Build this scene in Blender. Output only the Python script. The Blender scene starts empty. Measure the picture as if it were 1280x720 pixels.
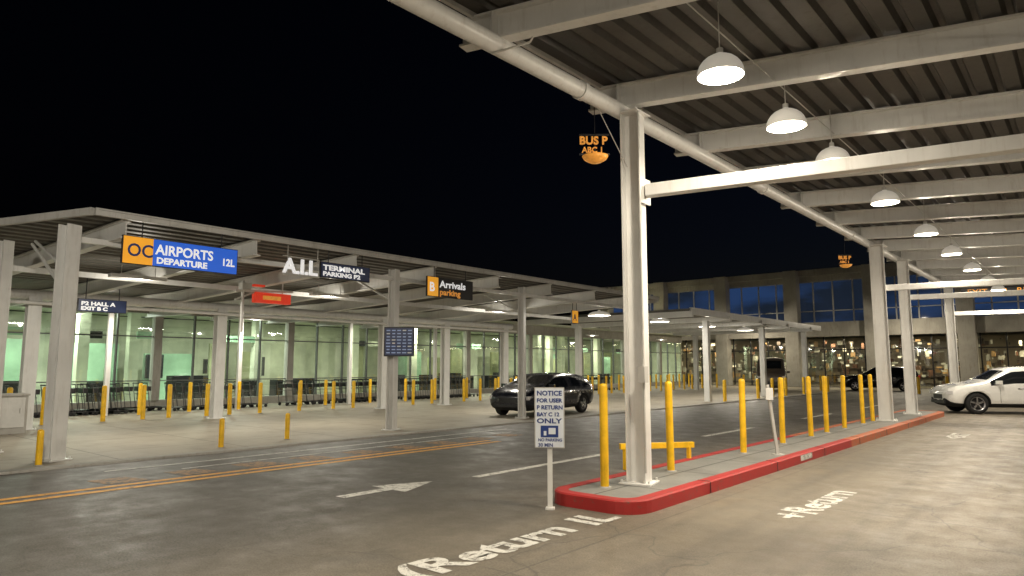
import bpy, math, random, bmesh
from mathutils import Vector, Matrix
random.seed(7)
S=bpy.context.scene
R=math.radians
# ------------------------------------------------------------ materials
def newmat(name):
    m=bpy.data.materials.new(name); m.use_nodes=True
    nt=m.node_tree
    for n in list(nt.nodes): nt.nodes.remove(n)
    out=nt.nodes.new('ShaderNodeOutputMaterial')
    return m,nt,out
def N(nt,t,**k):
    n=nt.nodes.new(t)
    for a,b in k.items(): setattr(n,a,b)
    return n
def mixc(nt,fac,a,b,blend='MIX'):
    n=nt.nodes.new('ShaderNodeMix'); n.data_type='RGBA'; n.blend_type=blend
    for i,v in ((0,fac),(6,a),(7,b)):
        if isinstance(v,(int,float)): n.inputs[i].default_value=v
        elif isinstance(v,tuple): n.inputs[i].default_value=(v[0],v[1],v[2],1)
        else: nt.links.new(v,n.inputs[i])
    return n.outputs[2]
def ramp(nt,src,p0,p1,c0=0.0,c1=1.0):
    n=nt.nodes.new('ShaderNodeMapRange'); nt.links.new(src,n.inputs[0])
    n.inputs[1].default_value=p0;n.inputs[2].default_value=p1;n.inputs[3].default_value=c0;n.inputs[4].default_value=c1
    return n.outputs[0]
def noise(nt,vec,scale,detail=4,rough=.6):
    n=nt.nodes.new('ShaderNodeTexNoise'); n.inputs['Scale'].default_value=scale
    n.inputs['Detail'].default_value=detail; n.inputs['Roughness'].default_value=rough
    nt.links.new(vec,n.inputs['Vector']); return n.outputs['Fac']
def mat(name,col,rough=.6,metal=0,ns=3,na=.25,bump=.0,bs=40,emit=None,es=0,coat=0,grime=0):
    m,nt,out=newmat(name)
    b=N(nt,'ShaderNodeBsdfPrincipled'); nt.links.new(b.outputs[0],out.inputs[0])
    tc=N(nt,'ShaderNodeTexCoord').outputs['Object']
    n=noise(nt,tc,ns)
    f=ramp(nt,n,.3,.7)
    c=mixc(nt,f,tuple(x*(1-na) for x in col),tuple(min(1,x*(1+na*.6)) for x in col))
    if grime:
        mp=N(nt,'ShaderNodeMapping'); mp.inputs['Scale'].default_value=(9,9,1.2); nt.links.new(tc,mp.inputs[0])
        g=noise(nt,mp.outputs[0],1.3,6,.7)
        c=mixc(nt,ramp(nt,g,.52,.72,0,grime),c,(col[0]*.45,col[1]*.38,col[2]*.3))
    nt.links.new(c,b.inputs['Base Color'])
    b.inputs['Metallic'].default_value=metal
    nt.links.new(ramp(nt,n,.3,.7,max(.02,rough-.08),min(1,rough+.1)),b.inputs['Roughness'])
    if coat: b.inputs['Coat Weight'].default_value=coat; b.inputs['Coat Roughness'].default_value=.04
    if bump:
        bn=N(nt,'ShaderNodeBump'); bn.inputs['Strength'].default_value=bump; bn.inputs['Distance'].default_value=.01
        nt.links.new(noise(nt,tc,bs,5),bn.inputs['Height']); nt.links.new(bn.outputs[0],b.inputs['Normal'])
    if emit:
        b.inputs['Emission Color'].default_value=(*emit,1); b.inputs['Emission Strength'].default_value=es
    return m
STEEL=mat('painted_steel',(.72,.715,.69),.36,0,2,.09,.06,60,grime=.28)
STEEL_D=mat('painted_steel_dark',(.52,.51,.48),.45,0,2,.15,.08,60,grime=.4)  # darker grey painted steel for fascia, conduits and fittings
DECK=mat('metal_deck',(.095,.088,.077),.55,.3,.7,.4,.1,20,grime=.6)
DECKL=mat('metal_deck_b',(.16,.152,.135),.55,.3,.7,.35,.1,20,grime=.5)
YEL=mat('bollard_yellow',(.88,.52,.015),.42,0,6,.2,.1,40,grime=.45)
CONC=mat('concrete_wall',(.36,.345,.31),.85,0,.8,.25,.4,20,grime=.5)
DARK=mat('dark_metal',(.03,.03,.032),.4,.5,5,.3)
FRAME=mat('window_frame',(.14,.145,.14),.45,.3,5,.3)
BLACK=mat('black_rubber',(.012,.012,.012),.8,0,8,.3)
CHROME=mat('wheel_alloy',(.5,.5,.52),.3,.9,5,.1)
CARTM=mat('cart_steel',(.12,.12,.12),.45,.6,5,.3)
WHITE=mat('white_enamel',(.78,.77,.74),.4,0,4,.08)
BLUE=mat('sign_blue',(.02,.10,.45),.35,0,4,.12,emit=(.015,.12,.7),es=.55)
ORANGE=mat('sign_orange',(.80,.33,.02),.35,0,4,.12,emit=(.95,.42,.03),es=.5)
NAVY=mat('sign_navy',(.03,.05,.14),.35,0,4,.2)
SIGNW=mat('sign_white',(.8,.8,.8),.4,0,6,.1,emit=(1,1,1),es=.5)
SIGNP=mat('sign_panel_white',(.74,.78,.84),.4,0,6,.08)
INKB=mat('sign_ink_blue',(.02,.05,.22),.4,0,6,.2)
RED=mat('sign_red',(.6,.04,.02),.4,0,5,.2,emit=(1,.06,.02),es=.35)
AMBER=mat('sign_amber',(.7,.30,.04),.4,0,9,.5,emit=(1,.40,.07),es=.35)
DOME=mat('lamp_dome_acrylic',(.72,.70,.65),.35,0,4,.08,emit=(1,.92,.78),es=.22)
DOMEIN=mat('lamp_dome_inner',(.85,.83,.78),.5,0,4,.05,emit=(1,.93,.8),es=2.0)
TIRE=BLACK
def glassmat(name,tint=(.9,.97,.93),gl=.12):
    m,nt,out=newmat(name)
    t=N(nt,'ShaderNodeBsdfTransparent'); t.inputs[0].default_value=(*tint,1)
    g=N(nt,'ShaderNodeBsdfGlossy'); g.inputs['Roughness'].default_value=.03; g.inputs[0].default_value=(.9,.95,.95,1)
    lw=N(nt,'ShaderNodeLayerWeight'); lw.inputs[0].default_value=.25
    f=ramp(nt,lw.outputs['Fresnel'],0,1,gl,.85)
    mx=N(nt,'ShaderNodeMixShader'); nt.links.new(f,mx.inputs[0]); nt.links.new(t.outputs[0],mx.inputs[1]); nt.links.new(g.outputs[0],mx.inputs[2])
    nt.links.new(mx.outputs[0],out.inputs[0]); return m
GLASS=glassmat('window_glass',(.86,.93,.85),.12)
CARGLASS=mat('car_glass',(.01,.012,.014),.06,0,3,.1,coat=1)
def roadmat():
    m,nt,out=newmat('worn_asphalt_lit_right'); b=N(nt,'ShaderNodeBsdfPrincipled'); nt.links.new(b.outputs[0],out.inputs[0])
    tc=N(nt,'ShaderNodeTexCoord').outputs['Object']
    sx=N(nt,'ShaderNodeSeparateXYZ'); nt.links.new(tc,sx.inputs[0])
    big=noise(nt,tc,.35,6,.65); mid=noise(nt,tc,2.2,6,.7); fine=noise(nt,tc,60,4,.7)
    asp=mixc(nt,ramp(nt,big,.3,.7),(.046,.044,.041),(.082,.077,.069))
    con_lit=mixc(nt,ramp(nt,big,.3,.7),(.19,.158,.112),(.28,.235,.17))
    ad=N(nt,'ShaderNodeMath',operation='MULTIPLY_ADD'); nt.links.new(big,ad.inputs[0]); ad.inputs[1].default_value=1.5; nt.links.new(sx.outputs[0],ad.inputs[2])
    c=mixc(nt,ramp(nt,ad.outputs[0],-5.6,-3.0),asp,con_lit)  # lighter, warmer toward the right: concrete tone plus stronger light put into colour
    mp=N(nt,'ShaderNodeMapping'); mp.inputs['Scale'].default_value=(2.2,.12,1); nt.links.new(tc,mp.inputs[0])
    tr=noise(nt,mp.outputs[0],1.0,5,.6)
    c=mixc(nt,ramp(nt,tr,.45,.7,0,.55),c,(.035,.031,.026))
    c=mixc(nt,ramp(nt,mid,.35,.75,0,.45),c,(.06,.052,.042))
    st=noise(nt,tc,.9,3,.5); c=mixc(nt,ramp(nt,st,.62,.74,0,.6),c,(.022,.02,.018))
    sp=N(nt,'ShaderNodeTexVoronoi'); sp.inputs['Scale'].default_value=1.7; nt.links.new(tc,sp.inputs['Vector'])
    c=mixc(nt,ramp(nt,sp.outputs['Distance'],.02,.07,.5,0),c,(.018,.017,.016))
    br=N(nt,'ShaderNodeTexBrick'); br.offset=0; br.inputs['Scale'].default_value=1; br.inputs['Brick Width'].default_value=3.6; br.inputs['Row Height'].default_value=4.2
    br.inputs['Mortar Size'].default_value=.012; nt.links.new(tc,br.inputs['Vector'])
    xm=ramp(nt,sx.outputs[0],-3.9,-3.8,0,.6)
    mu=N(nt,'ShaderNodeMath',operation='MULTIPLY'); nt.links.new(br.outputs['Fac'],mu.inputs[0]); nt.links.new(xm,mu.inputs[1])
    c=mixc(nt,mu.outputs[0],c,(.03,.028,.024))
    vo=N(nt,'ShaderNodeTexVoronoi',feature='DISTANCE_TO_EDGE'); vo.inputs['Scale'].default_value=.38
    wv=N(nt,'ShaderNodeVectorMath',operation='ADD'); nz=N(nt,'ShaderNodeTexNoise'); nz.inputs['Scale'].default_value=1.4; nt.links.new(tc,nz.inputs[0])
    nt.links.new(tc,wv.inputs[0]); nt.links.new(nz.outputs['Color'],wv.inputs[1]); nt.links.new(wv.outputs[0],vo.inputs['Vector'])
    c=mixc(nt,ramp(nt,vo.outputs['Distance'],.0,.007,.6,0),c,(.012,.012,.012))
    c=mixc(nt,ramp(nt,fine,.3,.75,0,.5),c,(.24,.215,.175))
    c=mixc(nt,ramp(nt,fine,.55,.3,0,.5),c,(.02,.02,.02))
    nt.links.new(c,b.inputs['Base Color'])
    nt.links.new(ramp(nt,mid,.3,.75,.40,.75),b.inputs['Roughness'])
    bn=N(nt,'ShaderNodeBump'); bn.inputs['Strength'].default_value=.5; bn.inputs['Distance'].default_value=.008
    nt.links.new(fine,bn.inputs['Height']); nt.links.new(bn.outputs[0],b.inputs['Normal'])
    return m
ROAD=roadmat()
def slabmat(name,c0,c1,w):
    m,nt,out=newmat(name); b=N(nt,'ShaderNodeBsdfPrincipled'); nt.links.new(b.outputs[0],out.inputs[0])
    tc=N(nt,'ShaderNodeTexCoord').outputs['Object']
    big=noise(nt,tc,.5,6,.65); fine=noise(nt,tc,45,4,.7); st=noise(nt,tc,1.6,5,.6)
    c=mixc(nt,ramp(nt,big,.3,.7),c0,c1)
    c=mixc(nt,ramp(nt,st,.5,.75,0,.5),c,tuple(x*.4 for x in c0))
    br=N(nt,'ShaderNodeTexBrick'); br.offset=0; br.inputs['Scale'].default_value=1; br.inputs['Brick Width'].default_value=w; br.inputs['Row Height'].default_value=w
    br.inputs['Mortar Size'].default_value=.014; nt.links.new(tc,br.inputs['Vector'])
    c=mixc(nt,br.outputs['Fac'],c,tuple(x*.3 for x in c0))
    c=mixc(nt,ramp(nt,fine,.35,.7,0,.25),c,tuple(x*.5 for x in c0))
    nt.links.new(c,b.inputs['Base Color']); b.inputs['Roughness'].default_value=.62
    bn=N(nt,'ShaderNodeBump'); bn.inputs['Strength'].default_value=.35; bn.inputs['Distance'].default_value=.006
    nt.links.new(fine,bn.inputs['Height']); nt.links.new(bn.outputs[0],b.inputs['Normal'])
    return m
PLAZA=slabmat('plaza_concrete',(.24,.208,.158),(.34,.30,.235),2.4)
ISL=slabmat('island_concrete',(.20,.20,.185),(.28,.275,.25),1.5)
def paint(name,col,under,amt):
    m,nt,out=newmat(name); b=N(nt,'ShaderNodeBsdfPrincipled'); nt.links.new(b.outputs[0],out.inputs[0])
    tc=N(nt,'ShaderNodeTexCoord').outputs['Object']
    a=noise(nt,tc,9,8,.75); c2=noise(nt,tc,70,3,.7)
    ad=N(nt,'ShaderNodeMath',operation='MULTIPLY_ADD'); nt.links.new(c2,ad.inputs[0]); ad.inputs[1].default_value=.5; nt.links.new(a,ad.inputs[2])
    c=mixc(nt,ramp(nt,ad.outputs[0],amt,amt+.12),col,under)
    nt.links.new(c,b.inputs['Base Color']); b.inputs['Roughness'].default_value=.65
    return m
PWHITE=paint('road_paint_white',(.66,.65,.60),(.12,.108,.09),.75)
PORANGE=paint('road_paint_orange',(.80,.39,.06),(.14,.095,.055),.78)
PFADE=paint('road_paint_faded',(.42,.23,.09),(.075,.07,.062),.70)
KRED=paint('kerb_red',(.38,.022,.02),(.15,.08,.06),.82)
KORG=paint('kerb_faded_red',(.48,.12,.045),(.25,.19,.14),.76)
# ------------------------------------------------------------ mesh builder
class MB:
    def __init__(s): s.v=[];s.f=[];s.m=[];s.s=[]
    def add(s,vs,fs,mi=0,sm=False):
        o=len(s.v); s.v+= [tuple(v) for v in vs]
        for f in fs: s.f.append([i+o for i in f]); s.m.append(mi); s.s.append(sm)
    def box(s,c,d,mi=0,rz=0,rx=0,ry=0):
        M=Matrix.Rotation(rz,3,'Z')@Matrix.Rotation(ry,3,'Y')@Matrix.Rotation(rx,3,'X'); c=Vector(c)
        vs=[c+M@Vector((x*d[0]/2,y*d[1]/2,z*d[2]/2)) for x in(-1,1) for y in(-1,1) for z in(-1,1)]
        s.add(vs,[(0,1,3,2),(4,6,7,5),(0,4,5,1),(2,3,7,6),(0,2,6,4),(1,5,7,3)],mi)
    def beam(s,a,b,w,h,mi=0):
        a=Vector(a);b=Vector(b);d=(b-a).normalized(); up=Vector((0,0,1))
        if abs(d.z)>.99: up=Vector((0,1,0))
        r=d.cross(up).normalized(); u=r.cross(d).normalized()
        vs=[p+r*x*w/2+u*z*h/2 for p in(a,b) for x in(-1,1) for z in(-1,1)]
        s.add(vs,[(0,1,3,2),(4,6,7,5),(0,4,5,1),(2,3,7,6),(0,2,6,4),(1,5,7,3)],mi)
    def ibeam(s,a,b,w,h,t=.02,mi=0):
        a=Vector(a);b=Vector(b);d=(b-a).normalized(); up=Vector((0,0,1))
        if abs(d.z)>.99: up=Vector((1,0,0))
        r=d.cross(up).normalized(); u=r.cross(d).normalized()
        s.beam(a+u*(h/2-t/2),b+u*(h/2-t/2),w,t,mi); s.beam(a-u*(h/2-t/2),b-u*(h/2-t/2),w,t,mi)
        s.beam(a,b,t*.8,h-2*t-.001,mi)
    def cyl(s,a,b,r,n=12,r2=None,mi=0,cap=True):
        a=Vector(a);b=Vector(b);d=(b-a).normalized(); up=Vector((0,0,1)) if abs(d.z)<.99 else Vector((1,0,0))
        x=d.cross(up).normalized(); y=d.cross(x); r2=r if r2 is None else r2
        vs=[p+(x*math.cos(2*math.pi*i/n)+y*math.sin(2*math.pi*i/n))*q for p,q in((a,r),(b,r2)) for i in range(n)]
        s.add(vs,[(i,(i+1)%n,n+(i+1)%n,n+i) for i in range(n)],mi,True)
        if cap: s.add(vs[:n],[tuple(range(n))],mi); s.add(vs[n:],[tuple(range(n))],mi)
    def rev(s,prof,c=(0,0,0),n=24,mi=0,axis='Z'):
        vs=[];k=len(prof)
        for i in range(n):
            a=2*math.pi*i/n
            for r,z in prof:
                p=(r*math.cos(a),r*math.sin(a),z) if axis=='Z' else (r*math.cos(a),z,r*math.sin(a))
                vs.append((c[0]+p[0],c[1]+p[1],c[2]+p[2]))
        s.add(vs,[(i*k+j,((i+1)%n)*k+j,((i+1)%n)*k+j+1,i*k+j+1) for i in range(n) for j in range(k-1)],mi,True)
    def done(s,name,mats,loc=(0,0,0),rz=0,parent=None,bevel=0,rot=None):
        me=bpy.data.meshes.new(name); me.from_pydata(s.v,[],s.f)
        for m in mats: me.materials.append(m)
        me.polygons.foreach_set('material_index',s.m); me.polygons.foreach_set('use_smooth',s.s); me.update()
        o=bpy.data.objects.new(name,me); S.collection.objects.link(o); o.location=loc
        o.rotation_euler=rot if rot else (0,0,rz)
        if parent: o.parent=parent
        if bevel:
            b=o.modifiers.new('b','BEVEL'); b.width=bevel; b.segments=2; b.limit_method='ANGLE'; b.angle_limit=R(50)
        return o
def root(name,loc=(0,0,0),rz=0):
    e=bpy.data.objects.new(name,None); e.empty_display_size=.3; S.collection.objects.link(e); e.location=loc; e.rotation_euler=(0,0,rz); return e
def text(name,body,loc,rot,size,m,parent=None,sx=1,ext=.003,shear=0,bold=0.0):
    c=bpy.data.curves.new(name,'FONT'); c.body=body; c.size=size; c.extrude=ext; c.offset=bold; c.shear=shear; c.resolution_u=3
    o=bpy.data.objects.new(name+'_t',c); S.collection.objects.link(o)
    bpy.context.view_layer.update()
    me=bpy.data.meshes.new_from_object(o.evaluated_get(bpy.context.evaluated_depsgraph_get()))
    bpy.data.objects.remove(o)
    me.materials.clear(); me.materials.append(m)
    p=bpy.data.objects.new(name,me); S.collection.objects.link(p); p.location=loc; p.rotation_euler=rot; p.scale=(sx,1,1)
    if parent: p.parent=parent
    return p
def arealamp(name,loc,power,col,size,size_y=None,parent=None,rot=(0,0,0),spread=180):
    l=bpy.data.lights.new(name,'AREA'); l.energy=power; l.color=col
    if size_y: l.shape='RECTANGLE'; l.size=size; l.size_y=size_y
    else: l.shape='DISK'; l.size=size
    l.spread=R(spread)
    o=bpy.data.objects.new(name,l); S.collection.objects.link(o); o.location=loc; o.rotation_euler=rot
    if parent: o.parent=parent
    return o
def pointlamp(name,loc,power,col,r,parent):
    l=bpy.data.lights.new(name,'POINT'); l.energy=power; l.color=col; l.shadow_soft_size=r
    o=bpy.data.objects.new(name,l); S.collection.objects.link(o); o.location=loc; o.parent=parent
def sheet(name,pts,z,m):
    b=MB(); b.add([(x,y,z) for x,y in pts],[tuple(range(len(pts)))]); return b.done(name,[m])
# ------------------------------------------------------------ ground
sheet('ground',[(-300,-300),(300,-300),(300,300),(-300,300)],-.004,mat('far_ground',(.06,.057,.05),.9,0,.3,.3))
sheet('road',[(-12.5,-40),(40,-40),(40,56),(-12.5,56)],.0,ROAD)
sheet('plaza_pavement',[(-28,-40),(-12.75,-40),(-12.75,56),(-28,56)],.0,PLAZA)
b=MB(); b.box((-12.625,8,.01),(.25,96,.06)); b.done('kerb',[CONC],bevel=.015)
Z=.004
def strip(name,x0,x1,y0,y1,m): return sheet(name,[(x0,y0),(x1,y0),(x1,y1),(x0,y1)],Z,m)
for x in (-9.95,-10.24): strip('centre_line_marking',x,x+.14,-20,11.2,PORANGE)
strip('edge_line_marking',-11.72,-11.62,4.1,13.5,PWHITE)
strip('edge_line_marking',-11.1,-11.02,5.0,13.0,PWHITE)
b=MB()
for i in range(9):
    y=3.6+i*1.05; b.add([(-10.9,y,Z),(-10.35,y+.1,Z),(-10.35,y+.6+random.random()*.2,Z),(-10.9,y+.5,Z)],[(0,1,2,3)])
b.done('faded_lane_marking',[PFADE])
for y0,y1 in ((7.4,10.8),(15,18),(22,25),(29,32)): strip('lane_line_marking',-7.07,-6.93,y0,y1,PWHITE)
b=MB(); x=-7.2
b.add([(x-.09,5.2,Z),(x+.09,5.2,Z),(x+.09,5.95,Z),(x+.34,5.95,Z),(x,6.75,Z),(x-.34,5.95,Z),(x-.09,5.95,Z)],[(0,1,2,6),(3,4,5)])
b.done('arrow_marking',[PWHITE])
text('ground_lettering','(Return',(-4.0,3.6,Z),(0,0,R(90)),.56,PWHITE,sx=1.2,ext=0,bold=.018)
text('ground_lettering','IL',(-3.98,5.95,Z),(0,0,R(90)),.56,PWHITE,sx=1.2,ext=0,bold=.018)
text('ground_lettering','+Return',(-2.45,7.55,Z),(0,0,R(90)),.52,PWHITE,sx=1.2,ext=0,bold=.014)
text('ground_lettering','<EXIT',(-2.4,18.2,Z),(0,0,R(90)),.5,PWHITE,sx=1.1,ext=0,bold=.014)
# ------------------------------------------------------------ island
isl=root('traffic_island',(0,0,0))
def outline(x0,x1,y0,y1,r,n=7):
    pts=[]
    for cx,cy,a0 in((x0+r,y0+r,180),(x1-r,y0+r,270),(x1-r,y1-r,0),(x0+r,y1-r,90)):
        for i in range(n): a=R(a0+90*i/(n-1)); pts.append((cx+r*math.cos(a),cy+r*math.sin(a)))
    return pts
out_=outline(-5.1,-3.85,6.55,26.3,.35); inn=outline(-4.94,-4.01,6.71,26.14,.2)
n=len(out_); b=MB()
vs=[(x,y,0) for x,y in out_]+[(x,y,.135) for x,y in out_]+[(x+ (inn[i][0]-x)*.12,y+(inn[i][1]-y)*.12,.15) for i,(x,y) in enumerate(out_)]+[(x,y,.15) for x,y in inn]+[(x,y,.0) for x,y in inn]
fs=[]
for k in range(4):
    for i in range(n): fs.append((k*n+i,k*n+(i+1)%n,(k+1)*n+(i+1)%n,(k+1)*n+i))
b.add(vs,fs,0)
o=b.done('kerb_ring',[KRED,KORG],parent=isl)
bm=bmesh.new(); bm.from_mesh(o.data)
for yy in (9,12,15,18,21,24):
    bmesh.ops.bisect_plane(bm,geom=bm.verts[:]+bm.edges[:]+bm.faces[:],plane_co=(0,yy,0),plane_no=(0,1,0))
for f in bm.faces: f.material_index=1 if f.calc_center_median().y>15 else 0
bm.to_mesh(o.data); bm.free()
b=MB(); b.add([(x,y,.143) for x,y in inn],[tuple(range(n))]); b.done('island_top',[ISL],parent=isl)
b=MB()
for yy in (8.4,10.8,13.2,15.6,18,20.4,22.8): b.box((-3.84,yy,.075),(.004,.018,.14)); b.box((-3.93,yy,.152),(.16,.018,.004))
b.done('kerb_joints',[DARK],parent=isl)
b=MB(); b.add([(-3.846,11.9,.04),(-3.846,12.5,.04),(-3.846,12.5,.13),(-3.846,11.9,.13)],[(0,1,2,3)]); b.done('kerb_number_plate',[PWHITE],parent=isl)
# ------------------------------------------------------------ bollards
def bollard_mesh(h,r):
    b=MB(); prof=[(r,0),(r,h-.05),(r*.94,h-.025),(r*.7,h-.008),(.001,h)]
    b.rev(prof,n=20,mi=0); b.rev([(r*1.5,0),(r*1.45,.010),(r,.016)],n=20,mi=1)
    return b
BM={}
def bollard(x,y,z,h,r=.055,tilt=0):
    k=(h,r)
    if k not in BM:
        o=bollard_mesh(h,r).done('bollard',[YEL,CONC]); BM[k]=o.data
    else:
        o=bpy.data.objects.new('bollard',BM[k]); S.collection.objects.link(o)
    o.location=(x,y,z); o.rotation_euler=(tilt,tilt*.6,random.random()*6)
for y in (7.2,8.9,11.5,13.4,15.1,16.2,17.6,19.3,20.3): bollard(-4.65,y,.143,1.25,.052,random.uniform(-.014,.014))
for x,y in ((-13.2,3.65),(-13.3,6.75),(-13.7,8.45)): bollard(x,y,0,.58,.05)
y=5.3
while y<50:
    bollard(-22+random.uniform(-.15,.15),y,0,1.05,.065,random.uniform(-.015,.015)); y+=random.choice((.8,1.1,1.5))
y=7
while y<50:
    bollard(-24.3+random.uniform(-.2,.2),y,0,1.05,.065); y+=random.choice((1.3,1.8,2.4))
for x,y in ((-12.9,30),(-12.9,32),(-12.9,34),(-12.9,36),(-12.9,38),(-12.9,41),(-10,48),(-7,49),(-5,48),(-8,46),(-13,46),(-14,48),(-18,49),(-20,50),(-3,50)): bollard(x,y,0,1.0,.08)
b=MB(); b.beam((-5.75,9.35,.36),(-5.0,10.35,.36),.07,.09)
for x,y in((-5.7,9.42),(-5.05,10.28)): b.box((x,y,.17),(.06,.06,.33))
b.done('low_barrier_rail',[YEL],bevel=.006)
b=MB(); b.beam((0,0,0),(-.12,.02,1.15),.045,.045,0); b.box((-.11,-.035,1.0),(.12,.012,.2),1); b.box((0,0,.006),(.16,.16,.012),0)
b.done('delineator_post',[STEEL_D,STEEL],loc=(-4.15,11.7,.143),rz=R(40))
# ------------------------------------------------------------ right canopy
can=root('parking_canopy',(0,0,0)); SK=.2
def zr(x): return 5.40-.035*(x+4.6)
def deck(name,x0,x1,zf,yf0,yf1,m,parent,pitch=.3,h=.06):
    b=MB(); x=x0; pr=[]
    while x<x1:
        for dx,dz in((0,0),(pitch*.55,0),(pitch*.68,h),(pitch*.87,h)): pr.append((x+dx,zf(x)+dz))
        x+=pitch
    vs=[]
    for px,pz in pr: vs+=[(px,yf0(px),pz),(px,yf1(px),pz)]
    b.add(vs,[(2*i,2*i+1,2*i+3,2*i+2) for i in range(len(pr)-1)])
    return b.done(name,[m],parent=parent)
ye=33.5; ys=-7
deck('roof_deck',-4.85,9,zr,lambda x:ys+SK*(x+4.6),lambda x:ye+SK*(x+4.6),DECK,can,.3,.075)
b=MB(); y=2.7-4*2.5
while y<ye:
    b.ibeam((-5.05,y-SK*.45,zr(-5.05)-.19),(9,y+SK*13.6,zr(9)-.19),.16,.32,.025)
    b.box((-4.62,y,zr(-4.6)-.19),(.02,.22,.28))
    y+=2.5
b.done('rafters',[STEEL],parent=can)
b=MB(); b.cyl((-4.62,ys,5.0),(-4.62,ye,5.0),.105,16)
yy=ys+1.5
while yy<ye: b.cyl((-4.62,yy,5.0),(-4.62,yy+.09,5.0),.122,16); yy+=6.1
b.done('edge_pipe',[STEEL],parent=can)
b=MB(); b.beam((-4.88,ys,5.43),(-4.88,ye,5.43),.05,.14); b.beam((-4.88,ye,5.36),(9,ye+SK*13.9,4.88),.06,.3); b.beam((9,ys,4.9),(9,ye,4.9),.1,.2)
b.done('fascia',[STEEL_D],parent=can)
def hpost(b,x,y,z0,z1,w=.29,d=.24,mi=0,yaw=0):
    M=Matrix.Rotation(yaw,3,'Z')
    def bx(cx,cy,dx,dy):
        c=M@Vector((cx,cy,0)); b.box((x+c.x,y+c.y,(z0+z1)/2),(dx,dy,z1-z0),mi,rz=yaw)
    bx(-d/2+.012,0,.024,w);bx(d/2-.012,0,.024,w);bx(0,0,d-.05,.03)
    b.box((x,y,z0+.012),(d+.16,w+.14,.024),mi,rz=yaw)
    for sx in(-1,1):
        for sy in(-1,1):
            c=M@Vector((sx*(d/2+.05),sy*(w/2+.035),0)); b.cyl((x+c.x,y+c.y,z0+.024),(x+c.x,y+c.y,z0+.06),.014,6,mi=mi)
b=MB()
posts=[(-4.48,7.73,.143,.26,.25),(-4.45,20.9,.143,.48,.36),(-4.45,24.3,.143,.40,.32),(-4.45,33,0,.40,.32),(-4.48,-5,0,.27,.26)]
for x,y,z,w_,d_ in posts:
    hpost(b,x,y,z,4.92,w_,d_,yaw=R(12))
    b.box((x,y,4.93),(d_+.1,w_+.13,.02))
for y in (-5,7.73,20.9,33): hpost(b,8.5,y+2.6,0,4.75)
b.done('posts',[STEEL],parent=can,bevel=.004)
b=MB()
for y in (7.73,20.9,24.3,33): b.beam((-4.30,y+.03,3.87 if y<10 else 3.75),(8.4,y+.03+SK*12.7,3.87 if y<10 else 3.75),.16,.16)
b.box((-4.33,7.75,3.87),(.03,.3,.34))
b.done('tie_beams',[STEEL],parent=can,bevel=.012)
b=MB()
b.cyl((-2.7,ys,5.03),(-2.7,ye,4.99),.007,8); b.cyl((-.2,ys,5.0),(-.2,ye,4.96),.018,8)
b.cyl((-4.3,7.58,.3),(-4.3,7.58,4.9),.015,8); b.box((-4.3,7.56,1.5),(.1,.09,.2))
b.cyl((-4.66,7.2,4.9),(-4.50,7.62,4.2),.007,5)
b.cyl((-4.62,5.1,4.88),(-4.3,5.35,5.0),.012,6); b.cyl((-4.3,5.35,5.0),(-4.1,5.3,5.2),.012,6)
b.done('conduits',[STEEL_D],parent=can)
WARM=(1,.885,.71)
shell=[(.03,.235)]+[(.235*math.sin(R(a)),.215*math.cos(R(a))+.0) for a in (12,25,38,51,64,77,90)]+[(.237,-.012),(.226,-.012)]
inner=[(.226,-.012),(.222,.01)]+[(.215*math.sin(R(a)),.195*math.cos(R(a))) for a in (77,60,45,30,15)]+[(.001,.195)]
LY=[-3,1.8,6.45,8.4,10.35,13.6,17.5,21.1,25,29,32.3]
def pendant(x,y,z,p,pp,s=1.0,col=WARM,rod=.8):
    rt=root('pendant_lamp',(x,y,z)); zz=1 if s==1 else .8
    b=MB(); b.rev([(r*s,q*zz) for r,q in shell],n=28,mi=0); b.rev([(r*s,q*zz) for r,q in inner],n=28,mi=2); b.cyl((0,0,.2*zz),(0,0,.28*zz),.035,12,mi=1)
    b.cyl((0,0,.27*zz),(0,0,rod),.006,6,mi=1)
    b.done('shade',[DOME,STEEL_D,DOMEIN],parent=rt)
    arealamp('bulb',(0,0,.012),p,col,.34*s,parent=rt)
    pointlamp('globe',(0,0,-.07),pp,col,.05,rt)
for y in LY: pendant(-2.7,y,4.55,125,62)
for y in (3,11,19,27): pendant(3.2,y,4.4,160,70)
for y in (-4.5,1.0):  # added floods, unseen behind the camera, to brighten left canopy posts and fascia
    rt=root('added_flood_lamp',(-4.95,y,4.85),0); b=MB(); b.box((.03,0,0),(.1,.4,.28),0,ry=R(-20)); b.beam((.06,0,.1),(.3,0,.2),.03,.03,1); b.done('housing',[DARK,STEEL_D],parent=rt)
    arealamp('lens',(-.06,0,-.02),260,(1,.92,.78),.3,.22,parent=rt,rot=(0,R(68),0))
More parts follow.
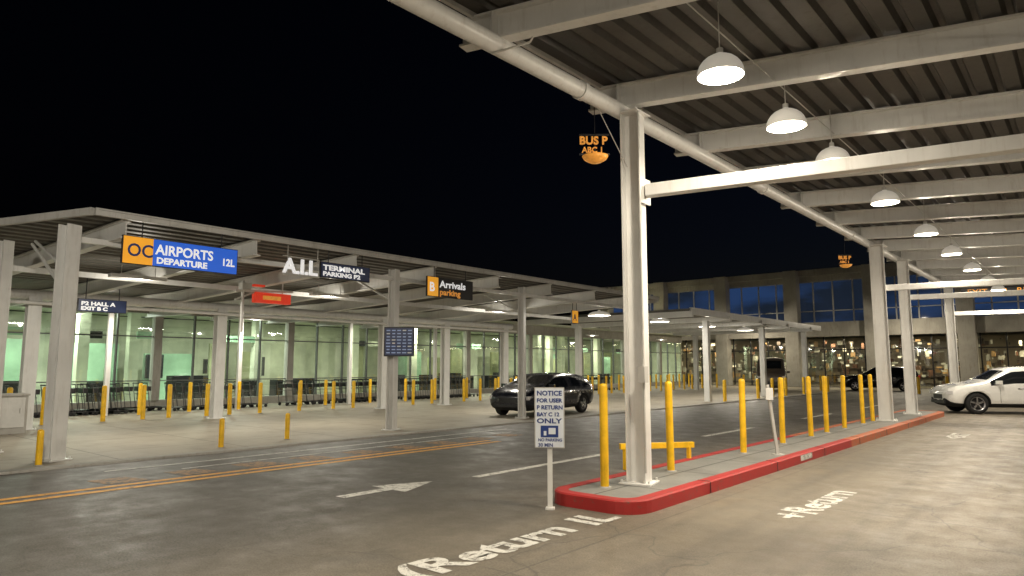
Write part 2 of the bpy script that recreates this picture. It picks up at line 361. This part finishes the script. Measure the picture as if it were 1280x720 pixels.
# ------------------------------------------------------------ left canopy
lc=root('terminal_canopy')
def zl(x): return 4.28-(-13.2-x)*.055 if x>-21 else 3.85
L0=lambda x:4.2+.5*(x+13.2)
L1=lambda x:24.5+.1*(x+13.2)
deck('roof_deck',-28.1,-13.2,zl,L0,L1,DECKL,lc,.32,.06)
b=MB(); y=4.75
while y<24.4:
    b.ibeam((-13.25,y,4.08),(-21,y-.8,3.66),.18,.34,.026); b.ibeam((-21,y-.8,3.66),(-28,y-1.4,3.66),.18,.34,.026); y+=2.55
for k in range(3):
    y=2.2-k*2.5; x=-13.2+(y-4.2)/.5
    b.ibeam((x-.3,y,zl(x)-.19),(-28,y-(x+28)*.1,3.66),.18,.34,.026)
b.done('rafters',[STEEL],parent=lc)
b=MB(); b.beam((-13.16,4.2,4.3),(-13.16,24.5,4.3),.07,.13); b.beam((-13.18,4.17,4.3),(-21,.3,3.9),.07,.13); b.beam((-21,.3,3.9),(-28,-3.2,3.9),.07,.13)
b.beam((-13.18,24.5,4.25),(-28,23.1,3.85),.07,.22)
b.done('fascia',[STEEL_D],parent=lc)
b=MB(); b.cyl((-20.9,-1,3.45),(-20.9,24.5,3.45),.13,16); b.cyl((-20.6,-1,3.22),(-20.6,24.5,3.22),.05,10)
b.beam((-13.75,4.1,3.86),(-13.75,24.4,3.86),.10,.1)
b.beam((-17.3,3,3.66),(-17.3,24.4,3.66),.09,.12)
b.cyl((-13.75,4,2.9),(-15.5,3.9,3.95),.03,8)
b.done('gutter_pipes',[STEEL],parent=lc)
b=MB()
for y,w_ in ((4.0,.27),(11.4,.23),(16.6,.22),(23.6,.22)): hpost(b,-13.72,y,0,4.1,w_,w_*.9,yaw=R(20))
hpost(b,-15.8,3.55,0,4.0,.2,.2,yaw=R(20))
for y in (5.4,10.4,16.9,20.2,24): hpost(b,-20.9,y,0,3.4,.30,.28)
for y in (8.5,13,18,23): b.box((-24.5,y,1.9),(.14,.14,3.8))
b.done('posts',[STEEL],parent=lc,bevel=.004)
b=MB()
for y in (4.0,11.4,16.6): b.cyl((-13.8,y,3.3),(-15.3,y-.1,3.98),.028,8)
b.done('braces',[STEEL],parent=lc)
COOL=(1,.93,.79)
def tube_lamp(x,y,z,p,pp,col=COOL,l=1.2):
    rt=root('canopy_luminaire',(x,y,z)); b=MB(); b.box((0,0,.05),(.2,l,.08)); b.cyl((0,-l*.3,.09),(0,-l*.3,.3),.01,6); b.cyl((0,l*.3,.09),(0,l*.3,.3),.01,6)
    b.done('housing',[WHITE],parent=rt,bevel=.01); arealamp('tube',(0,0,-.001),p,col,.14,l*.9,parent=rt)
    pointlamp('lens',(0,0,-.06),pp,col,.04,rt)
for y in (6.2,11.3,18.5): tube_lamp(-16.4,y,3.55,125,45)
for y in (3,8,13,19): tube_lamp(-23.5,y,3.3,85,34)
for y in (23,28,33,38): pendant(-15,y,3.62,120,60,1.9,COOL,.3)
for y in (27,36,45): tube_lamp(-24,y,3.5,90,40)
fc=root('far_canopy'); b=MB()
b.box((-17.5,36,4.0),(9,18,.12),1); b.beam((-13,27,3.95),(-13,45,3.95),.1,.3,0)
for y in (27,31,35,39,43): b.beam((-22,y,3.82),(-12.9,y,3.82),.15,.25)
for y in (30,37,44):
    for x in(-13.7,-20.9): b.box((x,y,1.85),(.26,.26,3.7))
b.done('structure',[STEEL,DECKL],parent=fc)
# ------------------------------------------------------------ glass hall
gh=root('terminal_building'); b=MB()
b.box((-28,25,.15),(.2,62,.3),1); b.box((-28,25,3.95),(.3,62,.6),1)
y=-6; i=0
while y<=56:
    b.box((-27.97,y,1.97),(.12 if i%4 else .3,.06 if i%4 else .3,3.36),0 if i%4 else 1); y+=1.45; i+=1
b.box((-27.96,25,2.75),(.07,62,.05)); b.box((-27.96,25,1.05),(.05,62,.04))
b.done('mullions',[FRAME,CONC],parent=gh)
b=MB(); b.add([(-28,-6,.3),(-28,56,.3),(-28,56,3.65),(-28,-6,3.65)],[(0,1,2,3)]); b.done('glazing',[GLASS],parent=gh)
GREENW=mat('green_wall',(.36,.56,.38),.5,0,.6,.35); INW=mat('interior_wall',(.60,.62,.48),.7,0,.5,.4); FLO=mat('interior_floor',(.25,.27,.24),.25,0,1,.2)
OLIV=mat('interior_olive',(.34,.36,.20),.6,0,.7,.4)
b=MB(); b.box((-36,25,2),(.2,62,4),1); b.box((-32,25,.02),(8,62,.04),2); b.box((-32,25,4.1),(8,62,.1),1); b.box((-32,-6,2),(8,.2,4),1); b.box((-32,56,2),(8,.2,4),1)
b.box((-27.6,25,4.3),(1.2,62,.1),1)
y=-4
while y<54:
    w=random.uniform(.8,2.4)
    if random.random()<.7: b.box((-35+random.uniform(0,3.5),y+w/2,random.uniform(1,1.5)),(.15,w,random.uniform(2,3)),0 if (y<16 or random.random()<.3) else 4)
    if random.random()<.5: b.box((-31+random.uniform(-1,1),y,2),(.4,.4,3.9),1)
    if random.random()<.8: b.box((-30.2+random.uniform(-1,1),y+.6,.55),(.6,random.uniform(.5,1.6),random.uniform(.8,1.3)),3)
    if random.random()<.4: b.box((-31+random.uniform(-1,1),y+.4,2.9),(.1,random.uniform(.6,1.6),.3),random.choice((3,0,1)))
    if random.random()<.4: b.box((-34,y+.4,1.6),(.1,random.uniform(.4,1),random.uniform(.5,1.2)),3)
    y+=w+random.uniform(.1,1.0)
b.done('interior',[GREENW,INW,FLO,DARK,OLIV],parent=gh)
for y in range(-3,56,6):
    arealamp('hall_lamp',(-31.5+(y%4)*.4,y,3.95),(420 if y<16 else 340),((.93,1,.88) if y<16 else (1,1,.82)),1.4,.25,parent=gh)
# ------------------------------------------------------------ luggage carts
def cartrow(x,y0,n,rz=0):
    b=MB()
    for i in range(n):
        y=i*.33+random.uniform(-.03,.03)
        for s in(-.27,.27):
            b.cyl((s,y,.12),(s,y+.75,.12),.014,6); b.cyl((s,y+.05,.12),(s,y-.08,1.0),.014,6)
            b.cyl((s-.02,y+.08,.06),(s+.02,y+.08,.06),.06,10,mi=1); b.cyl((s-.02,y+.66,.06),(s+.02,y+.66,.06),.06,10,mi=1)
        b.cyl((-.28,y-.08,1.0),(.28,y-.08,1.0),.02,8,mi=1); b.cyl((-.27,y,.62),(.27,y,.62),.012,6); b.box((0,y+.4,.13),(.5,.7,.02),0)
        b.box((0,y+.02,.8),(.42,.15,.16),2)
    b.done('luggage_cart_row',[CARTM,BLACK,DARK],loc=(x,y0,0),rz=rz)
for y,nn in ((5.5,12),(11,10),(15.5,14),(22,14),(29,14),(36,14)): cartrow(-25.6,y,nn)
cartrow(-26.4,8.2,8); cartrow(-26.6,19,9); cartrow(-26.6,33,9)
b=MB(); b.box((0,0,.45),(.7,.9,.9)); b.box((.36,0,.5),(.012,.78,.7),1); b.box((0,0,.92),(.76,.96,.05)); b.box((.375,.3,.55),(.02,.03,.12),1)
b.done('utility_cabinet',[CONC,STEEL_D],loc=(-20.1,4.7,0),bevel=.015)
# ------------------------------------------------------------ far building
bd=root('concrete_building',(0,57,0)); b=MB()
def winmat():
    m,nt,out=newmat('blue_glow_window'); p=N(nt,'ShaderNodeBsdfPrincipled'); nt.links.new(p.outputs[0],out.inputs[0])
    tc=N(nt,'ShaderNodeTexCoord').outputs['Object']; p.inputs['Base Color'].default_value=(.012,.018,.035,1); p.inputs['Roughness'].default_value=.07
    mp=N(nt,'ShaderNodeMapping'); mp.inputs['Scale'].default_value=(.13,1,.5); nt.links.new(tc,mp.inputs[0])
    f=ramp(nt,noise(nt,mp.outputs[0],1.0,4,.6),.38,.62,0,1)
    nt.links.new(mixc(nt,f,(.022,.034,.060),(.04,.095,.26)),p.inputs['Emission Color']); p.inputs['Emission Strength'].default_value=.40  # blue reflection and room glow put into the glass as emission
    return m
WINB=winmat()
cols=[-36.2,-30.3,-24.4,-18.5,-12.6,-6.7,-.8,5.1,11,16.9]
b.box((-10,.35,9.1),(54,.6,.5)); b.box((-10,.2,4.5),(54,.8,1.15)); b.box((-10,6,9.2),(54,11,.2)); b.box((-10,11,4.6),(54,.3,9.2))
b.box((-10,.55,8.6),(54,.3,.5))
for x in cols: b.box((x,-.15,4.65),(1.05,.9,9.3))
b.box((17.2,6,4.6),(.3,11,9.2)); b.box((-37,6,4.6),(.3,11,9.2)); b.box((-10,6,5.05),(54,10,.15))
b.done('concrete_frame',[CONC],parent=bd,bevel=.02)
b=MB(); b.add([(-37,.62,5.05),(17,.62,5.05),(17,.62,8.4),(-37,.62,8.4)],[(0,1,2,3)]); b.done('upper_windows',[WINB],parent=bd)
b=MB()
for i in range(len(cols)-1):
    for k in range(1,4): b.box((cols[i]+k*5.9/4,.56,6.75),(.09,.1,3.3))
b.box((-10,.55,6.0),(54,.08,.07))
b.done('window_mullions',[STEEL_D],parent=bd)
WARMW=mat('shop_wall',(.42,.36,.28),.7,0,.6,.3)
SH=[mat('goods_a',(.5,.3,.13),.5,emit=(1,.6,.25),es=.06),mat('goods_b',(.6,.57,.48),.5,emit=(1,.85,.6),es=.08),mat('goods_c',(.08,.06,.05),.5),mat('goods_d',(.22,.11,.07),.5),mat('shop_lightbox',(.8,.7,.5),.5,emit=(1,.85,.6),es=1.2)]
b=MB(); b.box((-10,6,.05),(54,9,.1),0); b.box((-10,7,2),(54,.2,4),0)
for i in range(1300):
    x=random.uniform(-36,16); z=random.uniform(.3,3.6); yy=random.choice((1.6,2.0,3.2,4.5,6.6))
    b.box((x,yy+random.uniform(-.2,.2),z),(random.uniform(.06,.4),.2,random.uniform(.08,.45)),random.choice((1,2,3,3,4,3,2)))
for i in range(70): b.box((random.uniform(-36,16),random.choice((1.8,3,4.3)),random.uniform(1.5,3.5)),(random.uniform(.06,.3),.1,random.uniform(.06,.16)),5)
for yy in(2.0,3.2,4.5,6.6):
    for z in (.25,.85,1.45): b.box((random.uniform(-14,-6),yy,z),(random.uniform(10,40),.32,.03),3)
b.done('shop_interior',[WARMW]+SH,parent=bd)
b=MB(); x=-37
while x<17: b.box((x,.4,2),(.08,.1,3.9)); x+=1.475
b.box((-10,.4,2.9),(54,.08,.08))
b.done('shopfront_frames',[DARK],parent=bd)
b=MB(); b.add([(-37,.42,.05),(17,.42,.05),(17,.42,3.92),(-37,.42,3.92)],[(0,1,2,3)]); b.done('shopfront_glass',[GLASS],parent=bd)
for x in range(-33,16,6): arealamp('shop_lamp',(x,1.3,3.7),170,(1,.82,.58),3,.3,parent=bd)
for x in (-32,-21,-10,1):
    rt=root('wall_lamp',(x,53.6,5.3)); b=MB(); b.box((0,.2,.08),(.4,.5,.12)); b.cyl((0,.3,.08),(0,3.1,.08),.05,8); b.done('housing',[DARK],parent=rt); arealamp('bulb',(0,.1,.01),220,(1,.87,.64),.3,.3,parent=rt); pointlamp('lens',(0,.1,-.06),230,(1,.88,.68),.05,rt)
# ------------------------------------------------------------ hanging signs
def hang(name,y0,y1,z0,z1,x,panels,texts,top=4.05):
    c=(x,(y0+y1)/2,(z0+z1)/2); rt=root(name,c); w=y1-y0;h=z1-z0
    b=MB(); mats=[DARK]
    b.box((-.03,0,0),(.05,w+.03,h+.03),0)
    for f0,f1,m in panels:
        mats.append(m); b.box((0,-w/2+(f0+f1)/2*w,0),(.02,(f1-f0)*w-.004,h),len(mats)-1)
    for s in(-.35,.35): b.cyl((-.03,s*w,h/2),(-.03,s*w,top-c[2]+.05),.012,6,mi=0)
    b.done('panel',mats,parent=rt)
    for body,fy,fz,size,m,sx in texts:
        text('lettering',body,(.013,-w/2+fy*w,-h/2+fz*h),(R(90),0,R(90)),size,m,parent=rt,sx=sx,ext=.002,bold=.006)
hang('hanging_sign',4.7,6.85,3.46,3.95,-13.2,[(0,.24,ORANGE),(.24,1,BLUE)],[('OC',.03,.28,.33,INKB,.9),('AIRPORTS',.26,.45,.26,SIGNW,.93),('DEPARTURE',.27,.1,.16,SIGNW,1.1),('12L',.85,.3,.2,SIGNW,.9)],top=4.2)
hang('hanging_sign',8.85,10.2,3.62,3.95,-13.2,[(0,1,NAVY)],[('TERMINAL',.03,.5,.16,SIGNW,1.55),('PARKING P2',.03,.1,.13,SIGNW,1.45)],top=4.2)
rt=root('letter_sign',(-13.2,7.9,3.62)); text('letters','A.I.L',(0,0,0),(R(90),0,R(90)),.46,SIGNW,parent=rt,ext=.02,bold=.012)
b=MB(); b.beam((0,-.02,-.03),(0,.9,-.03),.04,.04); b.beam((0,-.02,.36),(0,.9,.36),.02,.02); b.cyl((0,.1,-.03),(0,.1,.6),.01,6); b.cyl((0,.85,-.03),(0,.85,.6),.01,6); b.done('rail',[STEEL_D],parent=rt)
hang('hanging_sign',12.1,13.8,3.45,3.95,-13.2,[(0,.22,ORANGE),(.22,1,DARK)],[('B',.03,.25,.34,SIGNW,1),('Arrivals',.25,.5,.26,SIGNW,1.2),('parking',.25,.1,.22,AMBER,1.2)],top=4.2)
hang('hanging_sign',5.9,7.0,2.98,3.28,-19.2,[(0,1,NAVY)],[('P2 HALL A',.05,.5,.13,SIGNW,1.3),('EXIT B C',.05,.1,.12,SIGNW,1.3)],top=3.8)
hang('hanging_sign',20.6,20.95,3.2,3.65,-14.6,[(0,1,ORANGE)],[('A',.1,.2,.35,INKB,.9)])
rt=root('led_board',(-16.2,9.3,3.35)); b=MB(); b.box((0,.1,0),(.18,1.0,.26),0); b.box((.1,.05,.0),(.02,.5,.10),1); b.beam((0,-.9,.12),(0,.7,.22),.05,.05,2); b.beam((0,-.9,-.1),(0,-.4,.12),.04,.04,2)
b.cyl((0,-.7,-.9),(0,-.7,.4),.04,8,mi=2); b.cyl((0,.4,.1),(0,.4,.45),.02,6,mi=2); b.box((.02,-.65,.25),(.2,.25,.16),2); b.box((.02,-.3,.3),(.15,.3,.05),0)
b.done('board',[RED,AMBER,WHITE],parent=rt)
rt=root('information_screen',(-13.35,11.3,2.22),R(40)); b=MB(); b.box((0,0,0),(.76,.07,.74),0); b.box((0,-.038,0),(.70,.01,.68),1); b.box((.2,.14,0),(.1,.28,.1),0)
for i in range(8):
    for j in range(5): b.box((-.27+j*.135,-.045,.28-i*.08),(.07+.04*random.random(),.006,.028),2 if random.random()<.8 else 3)
b.done('screen',[DARK,NAVY,mat('screen_text',(.3,.4,.6),.4,emit=(.3,.4,.8),es=.2),SIGNP],parent=rt)
def ambers(x,y,z,s):
    rt=root('pendant_sign',(x,y,z),R(40))
    text('letters','BUS P',(-.24*s,0,.0),(R(90),0,0),.17*s,AMBER,parent=rt,ext=.01,bold=.004)
    text('letters','ABC 1',(-.2*s,0,-.13*s),(R(90),0,0),.12*s,AMBER,parent=rt,ext=.01,bold=.002)
    b=MB(); b.rev([(.001,-.30*s),(.09*s,-.285*s),(.17*s,-.24*s),(.2*s,-.19*s),(.001,-.17*s)],n=20,mi=1)
    b.cyl((0,.02,.14*s),(0,.02,.55),.006,5); b.beam((-.24*s,.01,.15*s),(.22*s,.01,.15*s),.015,.02); b.beam((-.24*s,.01,-.155*s),(.22*s,.01,-.155*s),.015,.02); b.cyl((0,.02,-.2*s),(0,.02,.16*s),.008,5)
    b.done('frame',[DARK,AMBER],parent=rt)
ambers(-4.72,7.2,4.45,.85); ambers(-5.0,19.9,4.5,.8)
o=root('fascia_sign',(-1,33.1,4.55),math.atan(SK)); b=MB(); b.box((0,0,0),(6,.06,.4),0); b.done('panel',[DARK],parent=o); text('lettering','EXIT A12 - RETURNS - LEVEL 2',(-2.8,-.035,-.1),(R(90),0,0),.3,AMBER,parent=o,sx=1.1)
# ------------------------------------------------------------ notice sign
rt=root('notice_sign',(-4.8,6.3,0),R(33)); b=MB()
b.box((0,.03,.6),(.055,.03,1.2),0); b.box((0,0,1.02),(.34,.018,.68),1); b.box((0,-.002,1.02),(.32,.018,.66),2)
b.box((0,.03,.01),(.1,.1,.02),0)
b.box((0,-.013,.865),(.2,.004,.13),3); b.box((.03,-.017,.87),(.08,.004,.07),2); b.box((-.05,-.017,.845),(.03,.004,.05),2)
b.done('board',[WHITE,STEEL_D,SIGNP,INKB],parent=rt)
for i,(t,s) in enumerate((('NOTICE',.075),('FOR USER',.062),('P RETURN',.062),('BAY C 12',.06),('ONLY',.075))):
    text('lettering',t,(-.145,-.0125,1.27-i*.078),(R(90),0,0),s,INKB,parent=rt,ext=.001,bold=.0024,sx=1.05 if i!=4 else 1.4)
for i,(t,s) in enumerate((('NO PARKING',.045),('30 MIN',.055))): text('lettering',t,(-.13,-.0125,.755-i*.06),(R(90),0,0),s,INKB,parent=rt,ext=.001,bold=.0014)
# ------------------------------------------------------------ cars
def car(name,loc,heading,st,paintm,wheels,L,tr=.33,glass_spans=(),wind=(),hw=.92):
    rt=root(name,loc,heading); b=MB(); rings=[]
    for (x,zb,zt,zp,w,wt) in st:
        half=[(0,zb),(.8*w,zb),(w*.98,zb+.12),(w,(zb+.12+zt)/2),(w*.975,zt),(wt,zt+(zp-zt)*.86),(wt*.86,zt+(zp-zt)*.97),(0,zp+.015)]
        full=half+[(-y,z) for y,z in half[-2:0:-1]]
        rings.append([(x,y,z) for y,z in full])
    n=14; vs=[p for r in rings for p in r]; o=len(b.v); b.v+=vs
    for i in range(len(rings)-1):
        for j in range(n):
            jj=j if j<7 else 13-j
            mi=0
            if jj in(0,1): mi=2
            if jj==4 and i in glass_spans: mi=1
            if jj==6 and i in wind: mi=1
            b.f.append([o+i*n+j,o+(i+1)*n+j,o+(i+1)*n+(j+1)%n,o+i*n+(j+1)%n]); b.m.append(mi); b.s.append(True)
    b.f.append([o+j for j in range(n)]); b.m.append(0); b.s.append(True)
    b.f.append([o+(len(rings)-1)*n+j for j in reversed(range(n))]); b.m.append(0); b.s.append(True)
    mats=[paintm,CARGLASS,BLACK]
    body=b.done('body',mats,parent=None)
    bm=bmesh.new(); bm.from_mesh(body.data); bmesh.ops.recalc_face_normals(bm,faces=bm.faces[:]); bm.to_mesh(body.data); bm.free()
    sb=body.modifiers.new('s','SUBSURF'); sb.levels=1; sb.render_levels=1
    cs=[]
    for wx in wheels:
        for s in(-1,1):
            c=MB(); c.cyl((wx,s*.55*hw/.92,tr),(wx,s*1.3,tr),tr+.065,28,mi=2); co=c.done('cut',mats)
            bm=bmesh.new(); bm.from_mesh(co.data); bmesh.ops.remove_doubles(bm,verts=bm.verts[:],dist=1e-4); bmesh.ops.recalc_face_normals(bm,faces=bm.faces[:]); bm.to_mesh(co.data); bm.free()
            cs.append(co); m=body.modifiers.new('c','BOOLEAN'); m.operation='DIFFERENCE'; m.object=co; m.solver='EXACT'
    bpy.context.view_layer.update()
    me=bpy.data.meshes.new_from_object(body.evaluated_get(bpy.context.evaluated_depsgraph_get()))
    body.modifiers.clear(); body.data=me; body.parent=rt
    for c in cs: bpy.data.objects.remove(c)
    for wx in wheels:
        for s in(-1,1):
            w=MB(); yo=s*(hw-.03); yi=s*(hw-.25); d=s
            w.rev([(tr*.62,yi),(tr*.9,yi),(tr,yi+d*.04),(tr,yo-d*.04),(tr*.93,yo),(tr*.68,yo+d*.002),(tr*.64,yo-d*.02)],n=32,mi=0,axis='Y')
            w.rev([(tr*.66,yo-d*.01),(tr*.6,yo-d*.02),(tr*.58,yo-d*.06)],n=32,mi=1,axis='Y')
            w.cyl((0,yo-d*.08,0),(0,yo-d*.09,0),tr*.62,24,mi=2)
            w.cyl((0,yo-d*.07,0),(0,yo-d*.02,0),tr*.16,12,mi=1)
            for k in range(5):
                a=2*math.pi*k/5+.3; c,sn=math.cos(a),math.sin(a)
                w.beam((c*tr*.12,yo-d*.04,sn*tr*.12),(c*tr*.62,yo-d*.03,sn*tr*.62),.035,.05,mi=1)
            w.done('wheel',[TIRE,CHROME,DARK],loc=(wx,0,tr),parent=rt)
    d=MB()
    f=L/2
    for s in(-1,1):
        d.box((f-.14,s*.66*hw/.92,st[1][3]-.13),(.16,.26,.12),0,rz=-s*.35)
        d.box((-f+.08,s*.72*hw/.92,st[-3][2]-.12),(.1,.2,.2),1,rz=s*.3)
        gx=st[wind[0]][0]-.25; d.box((gx,s*(hw+.06),st[4][2]+.08),(.12,.18,.13),2,rz=s*.2)
        for hx in (.1,-.85): d.box((hx,s*(hw-.008),st[4][2]-.12),(.16,.03,.03),3)
        for hx in (.72,-.32,-1.15): d.box((hx,s*(hw-.012),(st[4][2]+.3)/2+.02),(.012,.012,st[4][2]-.42),4)
    d.box((f-.03,0,st[1][1]+.30),(.06,.7,.16),4); d.box((f-.02,0,st[1][1]+.12),(.06,1.1,.1),4); d.box((-f+.0,0,.62),(.03,.5,.12),3)
    d.done('trim',[mat('headlamp',(.7,.7,.72),.1,.3,5,.1),mat('tail_lamp',(.35,.01,.01),.2,emit=(1,.05,.02),es=.25),paintm,CHROME,DARK],parent=rt,bevel=.008)
    return rt
suv=[(2.30,.46,.62,.66,.60,.52),(2.24,.26,.74,.84,.80,.68),(1.95,.2,.86,.96,.89,.76),(1.4,.2,.94,1.04,.91,.78),(1.02,.2,.98,1.08,.92,.76),
 (.30,.2,1.0,1.54,.92,.67),(.22,.2,1.0,1.57,.92,.67),(-.42,.2,1.01,1.61,.92,.67),(-.52,.2,1.01,1.61,.92,.67),(-1.35,.2,1.03,1.59,.92,.66),(-1.45,.2,1.03,1.58,.92,.66),(-1.98,.22,1.04,1.52,.91,.64),(-2.24,.28,1.0,1.14,.87,.70),(-2.30,.4,.8,.86,.8,.66)]
mini=[(2.15,.40,.56,.60,.60,.52),(2.09,.24,.66,.74,.78,.66),(1.85,.18,.78,.87,.86,.74),(1.55,.18,.84,.93,.88,.76),(1.25,.18,.88,.99,.89,.75),
 (.40,.18,.90,1.34,.89,.65),(.32,.18,.90,1.36,.89,.65),(-.32,.18,.91,1.39,.89,.65),(-.42,.18,.91,1.39,.89,.65),(-1.2,.18,.93,1.37,.89,.64),(-1.3,.18,.93,1.36,.89,.64),(-1.9,.2,.94,1.28,.88,.63),(-2.09,.26,.90,1.06,.85,.68),(-2.15,.38,.77,.83,.8,.66)]
van=[(2.30,.4,.7,.8,.75,.6),(2.22,.26,.9,1.05,.86,.74),(2.0,.2,1.05,1.2,.93,.8),(1.8,.2,1.1,1.25,.95,.82),(1.6,.2,1.15,1.35,.96,.84),
 (.95,.2,1.2,2.1,.97,.84),(.85,.2,1.2,2.15,.97,.84),(.1,.2,1.2,2.2,.97,.85),(0,.2,1.2,2.2,.97,.85),(-1.2,.2,1.2,2.2,.97,.85),(-1.3,.2,1.2,2.2,.97,.85),(-2.15,.2,1.2,2.18,.97,.85),(-2.28,.3,1.2,2.1,.94,.82),(-2.32,.45,1.15,2.0,.88,.78)]
WP=mat('car_paint_white',(.78,.78,.76),.25,0,3,.03,coat=1); BP=mat('car_paint_dark',(.008,.010,.018),.22,.1,3,.1,coat=.6); GP=mat('van_paint_brown',(.09,.07,.055),.4,0,3,.2,coat=.5)
car('white_suv',(-2.35,29.35,0),math.atan2(-.5,-.87),suv,WP,(1.42,-1.40),4.6,.35,(4,5,6,8,10),(4,),.92)
car('dark_car',(-14.5,18.7,0),R(-84),mini,BP,(1.36,-1.28),4.3,.31,(4,5,6,8,10),(4,11),.89)
car('parked_van',(-16.7,46.5,0),R(-70),van,GP,(1.5,-1.4),4.6,.35,(4,5,6),(4,),.97)
car('dark_suv',(-11.0,50.5,0),R(190),suv,BP,(1.42,-1.40),4.6,.35,(4,5,6,8,10),(4,11),.92)
# ------------------------------------------------------------ world / camera
w=bpy.data.worlds.new('World'); S.world=w; w.use_nodes=True; nt=w.node_tree
bg=nt.nodes['Background']; sk=nt.nodes.new('ShaderNodeTexSky'); sk.sky_type='NISHITA'; sk.sun_disc=False; sk.sun_elevation=R(-4); sk.sun_rotation=R(20)
tint=mixc(nt,1.0,sk.outputs[0],(.6,.75,1.25),'MULTIPLY')
nt.links.new(tint,bg.inputs[0]); bg.inputs[1].default_value=.04
cd=bpy.data.cameras.new('camera'); cam=bpy.data.objects.new('camera',cd); S.collection.objects.link(cam)
cam.location=(0,0,1.6); cam.rotation_euler=(R(96.55),0,R(40.4)); cd.lens=24; cd.sensor_width=36; cd.clip_end=1000; cd.clip_start=.05
S.camera=cam
S.view_settings.view_transform='Standard'; S.view_settings.look='None'; S.view_settings.exposure=0
